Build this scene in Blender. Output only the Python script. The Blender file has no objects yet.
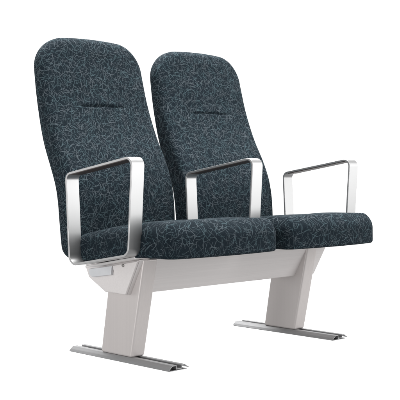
import bpy, bmesh, math, random
from mathutils import Vector, Matrix
random.seed(7)
SC = bpy.context.scene
COL = SC.collection

# ------------------------------------------------------------------ camera
AZ, PITCH, FPX = 0.7778, 0.0306, 1015.75
cd = bpy.data.cameras.new('camera'); cam = bpy.data.objects.new('camera', cd); COL.objects.link(cam)
F = Vector((math.sin(AZ)*math.cos(PITCH), math.cos(AZ)*math.cos(PITCH), -math.sin(PITCH)))
R = Vector((math.cos(AZ), -math.sin(AZ), 0)); U = R.cross(F)
M = Matrix((R, U, -F)).transposed().to_4x4()
M.translation = Vector((-2.4774, -2.4056, 0.6028))
cam.matrix_world = M
cd.sensor_width = 36; cd.lens = FPX/400*36; cd.clip_end = 200; cd.clip_start = .05
SC.camera = cam

# ------------------------------------------------------------------ studio light
WORLD_DIM, WORLD_WHITE = .42, 1.25
w = bpy.data.worlds.new('World'); SC.world = w; w.use_nodes = True
bg = w.node_tree.nodes['Background']; bg.inputs[1].default_value = 1.0
# invented surround: white world behind the seat, dimmed elsewhere to shape the metal's shading
_t = w.node_tree
_g = _t.nodes.new('ShaderNodeTexCoord'); _d = _t.nodes.new('ShaderNodeVectorMath'); _d.operation = 'DOT_PRODUCT'
_t.links.new(_g.outputs['Generated'], _d.inputs[0]); _d.inputs[1].default_value = (.70, .71, 0)
_m = _t.nodes.new('ShaderNodeMapRange'); _m.interpolation_type = 'SMOOTHSTEP'
_m.inputs['From Min'].default_value = .35; _m.inputs['From Max'].default_value = .90
_m.inputs['To Min'].default_value = WORLD_DIM; _m.inputs['To Max'].default_value = WORLD_WHITE
_t.links.new(_d.outputs['Value'], _m.inputs['Value']); _t.links.new(_m.outputs[0], bg.inputs[0])
SC.view_settings.view_transform = 'Standard'; SC.view_settings.look = 'None'
SC.view_settings.exposure = 0; SC.view_settings.gamma = 1

def softbox(name, loc, target, size, sizey, power, col=(1, 1, 1)):
    l = bpy.data.lights.new(name, 'AREA'); l.shape = 'RECTANGLE'; l.size = size; l.size_y = sizey
    l.energy = power; l.color = col
    o = bpy.data.objects.new(name, l); COL.objects.link(o); o.location = loc
    d = Vector(target)-Vector(loc); o.rotation_euler = d.to_track_quat('-Z', 'Y').to_euler()
    return o
softbox('softbox_front', (2.0, -3.7, 1.5), (0, 0, .40), 5.6, 4.0, 205)
softbox('softbox_left', (-3.6, -.1, .38), (0, 0, .28), .9, .6, 46)
softbox('fill_rear_left', (-2.5, 2.5, .8), (0, 0, .4), .9, 1.4, 8)  # unseen lamp added so the armrests' left edges reflect bright
softbox('fill_top', (.2, .6, 3.4), (0, .3, 0), 3.0, 3.0, 330)  # unseen overhead lamp added to keep the fabric bright

# ------------------------------------------------------------------ materials
def newmat(name):
    m = bpy.data.materials.new(name); m.use_nodes = True
    nt = m.node_tree; b = nt.nodes['Principled BSDF']
    return m, nt, b
def N(nt, t, **k):
    n = nt.nodes.new(t)
    for a, v in k.items(): setattr(n, a, v)
    return n
def math_(nt, op, a, b=None, c=None, clamp=False):
    n = N(nt, 'ShaderNodeMath', operation=op, use_clamp=clamp)
    for i, v in enumerate((a, b, c)):
        if v is None: continue
        if isinstance(v, (int, float)): n.inputs[i].default_value = v
        else: nt.links.new(v, n.inputs[i])
    return n.outputs[0]

def fabric(name, seed, c0, c1, nl):
    m, nt, b = newmat(name); L = nt.links
    uv = N(nt, 'ShaderNodeUVMap', uv_map='UVMap').outputs[0]
    # slight wobble, so the woven twigs bend
    nz = N(nt, 'ShaderNodeTexNoise'); nz.inputs['Scale'].default_value = 55; nz.inputs['Detail'].default_value = 1
    L.new(uv, nz.inputs['Vector'])
    sub = N(nt, 'ShaderNodeVectorMath', operation='SUBTRACT'); L.new(nz.outputs['Color'], sub.inputs[0]); sub.inputs[1].default_value = (.5, .5, .5)
    scl = N(nt, 'ShaderNodeVectorMath', operation='SCALE'); L.new(sub.outputs[0], scl.inputs[0]); scl.inputs['Scale'].default_value = .007
    add = N(nt, 'ShaderNodeVectorMath', operation='ADD'); L.new(uv, add.inputs[0]); L.new(scl.outputs[0], add.inputs[1])
    base = add.outputs[0]
    total = None
    rnd = random.Random(seed)
    for i in range(nl):
        cell = rnd.uniform(c0, c1)
        mp = N(nt, 'ShaderNodeMapping'); L.new(base, mp.inputs['Vector'])
        mp.inputs['Location'].default_value = (rnd.uniform(0, 50), rnd.uniform(0, 50), 0)
        mp.inputs['Rotation'].default_value = (0, 0, rnd.uniform(0, 6))
        mp.inputs['Scale'].default_value = (1/cell, 1/cell, 1)
        v = N(nt, 'ShaderNodeTexVoronoi', voronoi_dimensions='2D', feature='F1'); v.inputs['Scale'].default_value = 1
        L.new(mp.outputs[0], v.inputs['Vector'])
        d = N(nt, 'ShaderNodeVectorMath', operation='SUBTRACT'); L.new(mp.outputs[0], d.inputs[0]); L.new(v.outputs['Position'], d.inputs[1])
        sc = N(nt, 'ShaderNodeSeparateColor'); L.new(v.outputs['Color'], sc.inputs[0])
        rot = N(nt, 'ShaderNodeVectorRotate', rotation_type='Z_AXIS'); L.new(d.outputs[0], rot.inputs['Vector'])
        L.new(math_(nt, 'MULTIPLY', sc.outputs[0], 6.283), rot.inputs['Angle'])
        xy = N(nt, 'ShaderNodeSeparateXYZ'); L.new(rot.outputs[0], xy.inputs[0])
        k = math_(nt, 'MULTIPLY', math_(nt, 'SUBTRACT', sc.outputs[1], .5), 1.0)
        curve = math_(nt, 'MULTIPLY', math_(nt, 'MULTIPLY', xy.outputs[0], xy.outputs[0]), k)
        dist = math_(nt, 'ABSOLUTE', math_(nt, 'ADD', xy.outputs[1], curve))
        wd = .00066/cell
        line = math_(nt, 'SUBTRACT', 1.0, math_(nt, 'DIVIDE', math_(nt, 'SUBTRACT', dist, wd*.45), wd), clamp=True)
        end = math_(nt, 'LESS_THAN', math_(nt, 'ABSOLUTE', xy.outputs[0]), .62)
        br = math_(nt, 'ADD', math_(nt, 'MULTIPLY', sc.outputs[2], .75), .3)
        s = math_(nt, 'MULTIPLY', math_(nt, 'MULTIPLY', line, end), br)
        total = s if total is None else math_(nt, 'MAXIMUM', total, s)
    # base cloth: navy with fine melange
    n2 = N(nt, 'ShaderNodeTexNoise'); n2.inputs['Scale'].default_value = 420; n2.inputs['Detail'].default_value = 3
    L.new(uv, n2.inputs['Vector'])
    r = N(nt, 'ShaderNodeValToRGB'); L.new(n2.outputs[0], r.inputs[0])
    r.color_ramp.elements[0].position = .32; r.color_ramp.elements[0].color = (.0044, .0090, .0132, 1)
    r.color_ramp.elements[1].position = .68; r.color_ramp.elements[1].color = (.0118, .0195, .0262, 1)
    n3 = N(nt, 'ShaderNodeTexNoise'); n3.inputs['Scale'].default_value = 30
    L.new(uv, n3.inputs['Vector'])
    r3 = N(nt, 'ShaderNodeValToRGB'); L.new(n3.outputs[0], r3.inputs[0])
    r3.color_ramp.elements[0].position = .4; r3.color_ramp.elements[0].color = (.066, .102, .116, 1)
    r3.color_ramp.elements[1].position = .6; r3.color_ramp.elements[1].color = (.092, .111, .125, 1)
    mx = N(nt, 'ShaderNodeMix', data_type='RGBA')
    L.new(total, mx.inputs[0]); L.new(r.outputs[0], mx.inputs[6]); L.new(r3.outputs[0], mx.inputs[7])
    L.new(mx.outputs[2], b.inputs['Base Color'])
    b.inputs['Roughness'].default_value = .95
    b.inputs['Specular IOR Level'].default_value = .12
    # weave relief
    wv = N(nt, 'ShaderNodeTexNoise'); wv.inputs['Scale'].default_value = 700; wv.inputs['Detail'].default_value = 2
    L.new(uv, wv.inputs['Vector'])
    hsum = math_(nt, 'ADD', wv.outputs[0], math_(nt, 'MULTIPLY', total, .5))
    bp = N(nt, 'ShaderNodeBump'); bp.inputs['Strength'].default_value = .5; bp.inputs['Distance'].default_value = .0012
    L.new(hsum, bp.inputs['Height']); L.new(bp.outputs[0], b.inputs['Normal'])
    return m

def metal(name, col, rough, metallic=1.0, streak=(300, 300, 6), amount=.12, bump=.15, spread=.06):
    m, nt, b = newmat(name); L = nt.links
    tc = N(nt, 'ShaderNodeTexCoord')
    mp = N(nt, 'ShaderNodeMapping'); L.new(tc.outputs['Object'], mp.inputs[0]); mp.inputs['Scale'].default_value = streak
    nz = N(nt, 'ShaderNodeTexNoise'); nz.inputs['Scale'].default_value = 1; nz.inputs['Detail'].default_value = 4
    L.new(mp.outputs[0], nz.inputs['Vector'])
    r = N(nt, 'ShaderNodeValToRGB'); L.new(nz.outputs[0], r.inputs[0])
    r.color_ramp.elements[0].position = .3; r.color_ramp.elements[1].position = .7
    r.color_ramp.elements[0].color = tuple(c*(1-spread) for c in col)+(1,)
    r.color_ramp.elements[1].color = tuple(min(1, c*(1+spread)) for c in col)+(1,)
    L.new(r.outputs[0], b.inputs['Base Color'])
    b.inputs['Metallic'].default_value = metallic
    L.new(math_(nt, 'ADD', math_(nt, 'MULTIPLY', nz.outputs[0], amount), rough-amount/2), b.inputs['Roughness'])
    bp = N(nt, 'ShaderNodeBump'); bp.inputs['Strength'].default_value = bump; bp.inputs['Distance'].default_value = .0004
    L.new(nz.outputs[0], bp.inputs['Height']); L.new(bp.outputs[0], b.inputs['Normal'])
    return m

FAB_BACK = fabric('fabric_back', 3, .0185, .026, 6)
FAB_SEAT = fabric('fabric_seat', 9, .026, .036, 6)
ALU_ARM = metal('polished_aluminium', (.44, .44, .44), .40, metallic=.85, streak=(420, 14, 14), spread=.012, bump=.012, amount=.06)
ALU_BEAM = metal('satin_aluminium_beam', (.74, .708, .70), .5, metallic=.35, streak=(3, 200, 200), spread=.03, bump=.05)
ALU_LEG = metal('satin_aluminium_leg', (.61, .572, .560), .45, metallic=.4, streak=(260, 260, 1.2), spread=.02, bump=.06)
ALU_RAIL = metal('mill_aluminium_rail', (.35, .35, .355), .44, metallic=.6, streak=(260, 4, 260), spread=.05)
GREY = metal('grey_painted_plate', (.66, .67, .69), .5, metallic=.4, streak=(40, 40, 40), spread=.03)
DARK, nt_, b_ = newmat('black_plastic'); b_.inputs['Base Color'].default_value = (.015, .015, .017, 1); b_.inputs['Roughness'].default_value = .6
_n = N(nt_, 'ShaderNodeTexNoise'); _n.inputs['Scale'].default_value = 300
_b = N(nt_, 'ShaderNodeBump'); _b.inputs['Strength'].default_value = .2; _b.inputs['Distance'].default_value = .0005
nt_.links.new(_n.outputs[0], _b.inputs['Height']); nt_.links.new(_b.outputs[0], b_.inputs['Normal'])
ALU_RAIL2 = metal('satin_aluminium_shelf', (.75, .73, .72), .4, metallic=.6, streak=(60, 60, 60), spread=.03)
BROWN = metal('dark_reflection_brown', (.050, .036, .033), .5, metallic=0, streak=(90, 90, 90))  # brown that paints the dark reflection under the armrest tops
STEEL = metal('bolt_steel', (.35, .34, .33), .35, streak=(50, 50, 50))

# ------------------------------------------------------------------ helpers
def link(name, me, mat, parent=None):
    o = bpy.data.objects.new(name, me); COL.objects.link(o)
    me.materials.append(mat)
    if parent: o.parent = parent
    return o
def from_bm(name, bm, mat, parent=None, smooth=True, bevel=0, seg=2):
    me = bpy.data.meshes.new(name)
    bmesh.ops.recalc_face_normals(bm, faces=bm.faces)
    bm.to_mesh(me); bm.free()
    o = link(name, me, mat, parent)
    if bevel:
        md = o.modifiers.new('bevel', 'BEVEL'); md.width = bevel; md.segments = seg; md.limit_method = 'ANGLE'; md.angle_limit = math.radians(25)
        md.harden_normals = True
    if smooth:
        for p in me.polygons: p.use_smooth = True
    return o
def extrude_poly(pts, a, b, axis='x'):
    """closed polygon in the plane across `axis`, extruded from a to b"""
    bm = bmesh.new()
    def P(t, p):
        if axis == 'x': return (t, p[0], p[1])
        return (p[0], t, p[1])
    A = [bm.verts.new(P(a, p)) for p in pts]; B = [bm.verts.new(P(b, p)) for p in pts]
    n = len(pts)
    for i in range(n):
        j = (i+1) % n
        bm.faces.new((A[i], A[j], B[j], B[i]))
    bm.faces.new(A); bm.faces.new(B)
    return bm
def interp(tab, t):
    """Catmull-Rom through (t, a, b) rows"""
    n = len(tab)
    if t <= tab[0][0]: i = 0
    elif t >= tab[-1][0]: i = n-2
    else:
        i = 0
        while tab[i+1][0] < t: i += 1
    t0, t1 = tab[i][0], tab[i+1][0]; u = (t-t0)/(t1-t0)
    out = []
    for k in (1, 2):
        def sl(j):
            if j == 0: return (tab[1][k]-tab[0][k])/(tab[1][0]-tab[0][0])
            if j == n-1: return (tab[-1][k]-tab[-2][k])/(tab[-1][0]-tab[-2][0])
            return (tab[j+1][k]-tab[j-1][k])/(tab[j+1][0]-tab[j-1][0])
        a, b = tab[i][k], tab[i+1][k]; m0, m1 = sl(i)*(t1-t0), sl(i+1)*(t1-t0)
        if u < 0: out.append(a+m0*u)
        elif u > 1: out.append(b+m1*(u-1))
        else: out.append((2*u**3-3*u*u+1)*a+(u**3-2*u*u+u)*m0+(-2*u**3+3*u*u)*b+(u**3-u*u)*m1)
    return out

def cushion(name, mat, halfw, V0, V1, rc0, rc1, re_f, re_b, thick, spine, parent,
            crown=0.0, crease=None, bulge=0.0, arch=0.0, ncol=56, nrow=150, uvoff=(0, 0), xc=0.0, sculpt=None):
    """Upholstered pad.  halfw(v) half width, V0..V1 length along the spine, rc0/rc1 corner radii at the
    V0/V1 ends, re_f/re_b edge radii of face and underside, spine(v) -> point & outward face normal."""
    def outline_half(v):
        W = halfw(v)
        a = v-V0; b = V1-v
        if a < rc0: W -= rc0-math.sqrt(max(0, rc0*rc0-(rc0-a)**2))
        if b < rc1: W -= rc1-math.sqrt(max(0, rc1*rc1-(rc1-b)**2))
        return W
    def sdf(x, v):
        """distance inside the outline and outward direction"""
        W = halfw(v); s = 1 if x >= 0 else -1
        dx = W-abs(x)
        best = None
        for end, rc in ((V0, rc0), (V1, rc1)):
            dv = (v-V0) if end == V0 else (V1-v)
            sv = -1 if end == V0 else 1
            if dx < rc and dv < rc:
                ax, av = rc-dx, rc-dv; h = math.hypot(ax, av) or 1e-9
                c = (rc-h, s*ax/h, sv*av/h)
            elif dx < dv: c = (dx, s, 0)
            else: c = (dv, 0, sv)
            if best is None or c[0] < best[0]: best = c
        return best
    def cl(n, e):   # parameters -1..1 clustered at the ends
        return [math.copysign(1-(1-abs(t))**e, t) for t in [(-1+2*i/n) for i in range(n+1)]]
    us = cl(ncol, 1.8)
    vs = [V0+(V1-V0)*(t+1)/2 for t in cl(nrow, 1.8)]
    if crease:
        cv = crease[0]
        vs = [v for v in vs if abs(v-cv) > .022]+[cv+.022*(-1+2*i/28) for i in range(29)]
        vs.sort()
    bm = bmesh.new(); uvl = bm.loops.layers.uv.new('UVMap'); UV = {}
    def surf(x, v, side):
        d, nx, nv = sdf(x, v); d = max(d, 0)
        re = re_f if side > 0 else re_b
        drop = 0; shift = 0
        if d < re:
            drop = re-math.sqrt(max(0, re*re-(re-d)**2))
            shift = re*math.asin(min(1, (re-d)/re))-(re-d)
        if side > 0:
            W = halfw(v)
            h = thick(v)-drop+crown*(1-(x/W)**2)*min(1, d/.05)
            if sculpt: h += sculpt(x, v)*min(1, d/.03)
            if crease:
                cv, x0, x1, dep, sg = crease
                xx = (x-(x0+x1)/2)/((x1-x0)/2)
                bend = .0012*math.sin(x*38+1)
                fall = max(0, 1-abs(xx)**3)
                q = (v-cv-bend)/sg
                h -= fall*dep*math.exp(-q*q)
                h += fall*dep*.25*math.exp(-((v-cv-bend-.014)/.012)**2)
        else: h = drop
        bx = bulge*(1-(x/halfw(v))**2)*max(0, (v-V0)/(V1-V0))**3 if bulge else 0
        ar = -arch*abs(x/halfw(v))**2.2*max(0, (v-V1+.25)/.25)**2 if arch else 0
        p, n = spine(v+bx+ar)
        return (xc+x, p[0]+n[0]*h, p[1]+n[1]*h), (x+nx*shift+uvoff[0], v+nv*shift+uvoff[1]), (nx, nv, shift, h)
    grids = []
    for side in (1, -1):
        g = []
        for v in vs:
            row = []
            Wv = outline_half(v)
            for u in us:
                co, uvc, ex = surf(u*Wv, v, side)
                if side < 0:
                    uvc = (uvc[0]+3.1, uvc[1])
                vt = bm.verts.new(co); UV[vt] = uvc; row.append((vt, ex, (u*Wv, v)))
            g.append(row)
        grids.append(g)
    nr, nc = len(vs), len(us)
    def face(vl, uvs=None):
        try: f = bm.faces.new(vl)
        except ValueError: return
        f.smooth = True
        for i, lp in enumerate(f.loops):
            lp[uvl].uv = uvs[lp.vert] if uvs else UV[lp.vert]
    for gi, g in enumerate(grids):
        for i in range(nr-1):
            for j in range(nc-1):
                vl = [g[i][j][0], g[i][j+1][0], g[i+1][j+1][0], g[i+1][j][0]]
                face(vl if gi == 0 else vl[::-1])
    ring = [(0, j) for j in range(nc)]+[(i, nc-1) for i in range(1, nr)]+[(nr-1, j) for j in range(nc-2, -1, -1)]+[(i, 0) for i in range(nr-2, 0, -1)]
    K = len(ring); wallN = 5; rows = []
    for (i, j) in ring:
        fv, fe, (x, v) = grids[0][i][j]; bv, be, _ = grids[1][i][j]
        nx, nv, sh, hf = fe; hb = be[3]
        col = [fv]; loc = {}
        base = UV[fv]; loc[fv] = base
        for k in range(1, wallN):
            t = k/wallN
            nvt = bm.verts.new(Vector(fv.co).lerp(bv.co, t)); col.append(nvt)
            loc[nvt] = (base[0]+nx*(hf-hb)*t, base[1]+nv*(hf-hb)*t)
        col.append(bv); loc[bv] = (base[0]+nx*(hf-hb), base[1]+nv*(hf-hb))
        rows.append((col, loc))
    for k in range(K):
        a, la = rows[k]; b, lb = rows[(k+1) % K]
        for q in range(wallN):
            face([a[q+1], b[q+1], b[q], a[q]], {**la, **lb})
    bmesh.ops.recalc_face_normals(bm, faces=bm.faces)
    me = bpy.data.meshes.new(name); bm.to_mesh(me); bm.free()
    o = link(name, me, mat, parent)
    return o

def arc_len_spine(tab):
    """tab of (y,z) points of the pad's back plane; returns spine(v) with normal toward the sitter"""
    pts = [(0, *tab[0])]
    for a, b in zip(tab, tab[1:]):
        pts.append((pts[-1][0]+math.hypot(b[0]-a[0], b[1]-a[1]), *b))
    return pts

# ------------------------------------------------------------------ the seat
root = bpy.data.objects.new('passenger_seat', None); COL.objects.link(root)
root['label'] = 'two-seat passenger bench with dark navy patterned upholstery, three silver loop armrests and pale metal legs'
root['category'] = 'seat'

# backrests ---------------------------------------------------------
FRONT = [(.184, .310), (.190, .42), (.197, .50), (.213, .57), (.243, .64), (.287, .72), (.321, .80), (.348, .88), (.366, .96), (.378, 1.056)]
rows = arc_len_spine(FRONT); LEN = rows[-1][0]
def T_BACK(v):
    t = min(1, max(0, (v/LEN-.40)/.5))
    return .086-.029*t*t*(3-2*t)
def back_spine(v):
    y, z = interp(rows, v)
    y2, z2 = interp(rows, min(v+.01, LEN)); y1, z1 = interp(rows, max(v-.01, 0))
    ty, tz = y2-y1, z2-z1; l = math.hypot(ty, tz); ty /= l; tz /= l
    n = (-tz, ty)                     # toward the sitter (-Y)
    th = T_BACK(v)
    return (y-n[0]*th, z-n[1]*th), n
def back_half(v):
    t = v/LEN
    return .231-.009*max(0, (t-.45)/.55)**1.5-.010*max(0, (.25-t)/.25)**2
def back_sculpt(x, v):
    soft = .0011*math.sin(x*21+v*9+1.3)*math.sin(v*17+x*5)+.0008*math.sin(x*43-v*31)
    return .006*math.exp(-((v-LEN*.80)/.07)**2)+soft
for i, xc in enumerate((-.26, .26)):
    o = cushion('backrest', FAB_BACK, back_half, 0, LEN, .045, .102, .025, .020, T_BACK, back_spine, root, arch=.019,
                crown=.012, crease=(.531, -.110, .102, (.0078, .0058)[i], .0036), uvoff=(i*1.7, i*.9), xc=xc, sculpt=back_sculpt)
    o.location.z = -.005*i

# seat cushions --------------------------------------------------------
BOT = [(.165, .306), (.06, .318), (-.06, .331), (-.16, .339), (-.275, .341)]
brow = arc_len_spine(BOT); BLEN = brow[-1][0]
def seat_spine(v):
    y, z = interp(brow, v)
    vc = min(max(v, .01), BLEN-.01)
    y2, z2 = interp(brow, vc+.01); y1, z1 = interp(brow, vc-.01)
    ty, tz = y2-y1, z2-z1; l = math.hypot(ty, tz); ty /= l; tz /= l
    return (y, z), (tz, -ty)
def seat_half(v): return .240
def seat_sculpt(x, v):
    t = v/BLEN
    soft = .0012*math.sin(x*24+v*15+.6)*math.sin(v*23-x*7+1)
    return .018*math.sin(min(1, max(0, t))*math.pi*.55)-.010+soft
for i, xc in enumerate((-.26, .26)):
    o = cushion('seat_cushion', FAB_SEAT, seat_half, 0, BLEN, .03, .036, .043, .010, lambda v: .098, seat_spine, root,
                crown=.004, bulge=.026, uvoff=(i*2.3+5, i*1.9), xc=xc, sculpt=seat_sculpt, nrow=110)
    bm = extrude_poly([(.13, .3015), (.13, .3085), (-.07, .332), (-.07, .325)], xc-.17, xc+.17)
    from_bm('seat_pan', bm, DARK, root, smooth=False)

# armrests --------------------------------------------------------------
def rounded(poly, radii, n=10):
    out = []
    L_ = len(poly)
    for i, p in enumerate(poly):
        a = Vector(poly[i-1]); b = Vector(p); c = Vector(poly[(i+1) % L_]); r = radii[i]
        d1 = (a-b).normalized(); d2 = (c-b).normalized()
        ang = d1.angle(d2); t = r/math.tan(ang/2)
        s = b+d1*t; e = b+d2*t; cen = b+(d1+d2).normalized()*(r/math.sin(ang/2))
        v0 = s-cen; v1 = e-cen
        tot = v0.angle(v1); sg = 1 if v0.cross(v1) > 0 else -1
        for k in range(n+1):
            th = sg*tot*k/n
            out.append((cen.x+v0.x*math.cos(th)-v0.y*math.sin(th), cen.y+v0.x*math.sin(th)+v0.y*math.cos(th)))
    return out
LOOP = [(.161, .589), (-.163, .643), (-.145, .346), (.1435, .297)]
TH = .0075
def offset_poly(poly, d):
    cx = sum(p[0] for p in poly)/4; cy = sum(p[1] for p in poly)/4
    res = []
    for i in range(4):
        a, b, c = (Vector(poly[i-1]), Vector(poly[i]), Vector(poly[(i+1) % 4]))
        def nrm(p, q):
            t = (q-p).normalized(); n = Vector((-t.y, t.x)); m = (p+q)/2
            if n.dot(Vector((cx, cy))-m) < 0: n = -n
            return n
        n1, n2 = nrm(a, b), nrm(b, c)
        bis = (n1+n2); res.append(tuple(b+bis*(d/(1+n1.dot(n2)))))
    return res
def armrest_bm(x):
    out = rounded(LOOP, (.026, .026, .034, .034)); inn = rounded(offset_poly(LOOP, TH), (.0185, .0185, .0265, .0265))
    bm = bmesh.new(); wa = .0245; n = len(out)
    def ring(pts, xx): return [bm.verts.new((xx, *p)) for p in pts]
    A, B, C, D = ring(out, x-wa), ring(out, x+wa), ring(inn, x+wa), ring(inn, x-wa)
    for i in range(n):
        j = (i+1) % n
        for P, Q in ((A, B), (B, C), (C, D), (D, A)): bm.faces.new((P[i], P[j], Q[j], Q[i]))
    return bm
def disc(name, x0, x1, y, z, r, mat, parent, n=20):
    pts = [(y+r*math.cos(2*math.pi*k/n), z+r*math.sin(2*math.pi*k/n)) for k in range(n)]
    return from_bm(name, extrude_poly(pts, x0, x1), mat, parent, bevel=.0008, seg=1)
ARMX = (-.52, 0, .52)
for x in ARMX:
    a = from_bm('armrest', armrest_bm(x), ALU_ARM, root, bevel=.0016, seg=2)
    # added strip: dark reflection under the arm's top bar, put in as colour
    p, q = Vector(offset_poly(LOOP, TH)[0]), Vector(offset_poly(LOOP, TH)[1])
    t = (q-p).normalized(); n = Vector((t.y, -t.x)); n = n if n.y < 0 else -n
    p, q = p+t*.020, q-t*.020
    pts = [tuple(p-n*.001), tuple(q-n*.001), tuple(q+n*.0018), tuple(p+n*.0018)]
    from_bm('reflection_strip', extrude_poly(pts, x-.0236, x+.0236), BROWN, a, bevel=.0004, seg=1)

# cross beam and its ends ----------------------------------------------------
BEAM = [(-.074, .326), (-.011, .2115), (.098, .212), (.180, .253), (.196, .283), (.194, .297)]
bm = extrude_poly(BEAM, -.436, .478)
beam = from_bm('cross_beam', bm, ALU_BEAM, root, bevel=.004, seg=3)
# seat attachment plates on the beam, above the beam and under the pads
for sx, X0 in ((-1, -.436), (1, .478)):
    sg = sx
    def sp(d0, d1): return sorted((X0+sg*d0, X0+sg*d1))
    # flat shelf that carries the armrest
    pts = [(-.120, .3352), (-.120, .3415), (.118, .2985), (.118, .2925)]
    br = from_bm('armrest_bracket', extrude_poly(pts, *sorted((sg*.400, sg*.4990))), ALU_RAIL2, root, bevel=.001, seg=1)
    pts = [(.052, .2995), (.056, .2700), (.150, .2560), (.166, .2640), (.168, .2815)]
    from_bm('cover_plate', extrude_poly(pts, *sp(.0006, .010)), GREY, br, bevel=.002)
    if sx < 0:      # pressed end plate over the front half of the beam's section
        pts = [(-.0700, .3220), (-.0120, .2135), (.024, .2135), (.050, .3000)]
        from_bm('end_plate', extrude_poly(pts, *sp(.0004, .009)), ALU_BEAM, beam, bevel=.0025, seg=2)
        disc('screw', *sp(.009, .0115), -.003, .3040, .0055, STEEL, beam)

# legs ---------------------------------------------------------------------
XL = .393
def leg_bm(xc):
    hw = .0285
    bm = extrude_poly([(-.012, .0145), (.137, .0145), (.088, .300), (-.076, .326)], xc-hw, xc+hw)
    return bm
RAILP = [(-.042, .0), (-.036, .007), (-.026, .0145), (-.009, .0145), (-.009, .004), (.011, .004), (.011, .0145), (.024, .0145), (.034, .008), (.042, .004)]
def rail_bm(xc):
    t = .0024
    top = RAILP
    # thin walled open section: outer line and its inner offset
    inner = []
    for i, p in enumerate(top):
        a = Vector(top[max(0, i-1)]); c = Vector(top[min(len(top)-1, i+1)]); b = Vector(p)
        d1 = (b-a).normalized() if i > 0 else (c-b).normalized()
        d2 = (c-b).normalized() if i < len(top)-1 else d1
        n1 = Vector((d1.y, -d1.x)); n2 = Vector((d2.y, -d2.x))
        q = b+(n1+n2)*(t/(1+n1.dot(n2)+1e-9))
        inner.append((q.x, max(.0002, q.y)))
    poly = [(xc+p[0], p[1]) for p in top]+[(xc+p[0], p[1]) for p in reversed(inner)]
    bm = bmesh.new(); y0, y1 = .286, -.199
    n = len(poly)
    A = [bm.verts.new((p[0], y0, p[1])) for p in poly]; B = [bm.verts.new((p[0], y1, p[1])) for p in poly]
    for i in range(n):
        j = (i+1) % n; bm.faces.new((A[i], A[j], B[j], B[i]))
    m = len(top)
    for V in (A, B):
        for i in range(m-1): bm.faces.new((V[i], V[i+1], V[n-2-i], V[n-1-i]))
    return bm
for xc in (-XL, XL):
    leg = from_bm('leg', leg_bm(xc), ALU_LEG, root, bevel=.007, seg=4)
    rail = from_bm('floor_rail', rail_bm(xc), ALU_RAIL, root, smooth=False, bevel=.0006, seg=1)

    from_bm('base_strip', extrude_poly([(.2845, -.0022), (.2845, -.0004), (-.1975, -.0004), (-.1975, -.0022)], xc-.038, xc+.034), ALU_RAIL, rail, smooth=False)
    for y in (-.165, .250):     # bolt heads sunk in the rail's channel
        pts = [(xc+.001+.0072*math.cos(math.pi/3*k), y+.0072*math.sin(math.pi/3*k)) for k in range(6)]
        bm = bmesh.new(); lo = [bm.verts.new((*p, .0042)) for p in pts]; hi = [bm.verts.new((*p, .0105)) for p in pts]
        for k in range(6): bm.faces.new((lo[k], lo[(k+1) % 6], hi[(k+1) % 6], hi[k]))
        bm.faces.new(hi); bm.faces.new(lo)
        from_bm('bolt', bm, STEEL, rail, smooth=False)
# brackets carrying each backrest, behind the pads ---------------------------------
for xc in (-.26, .26):
    for s in (-.13, .13):
        pts = [(.10, .3005), (.10, .292), (.175, .290), (.262, .335), (.285, .36), (.281, .52), (.275, .52), (.273, .37), (.20, .303)]
        from_bm('back_bracket', extrude_poly(pts, xc+s-.02, xc+s+.02), DARK, root, smooth=False, bevel=.001, seg=1)

SC.render.engine = 'CYCLES'
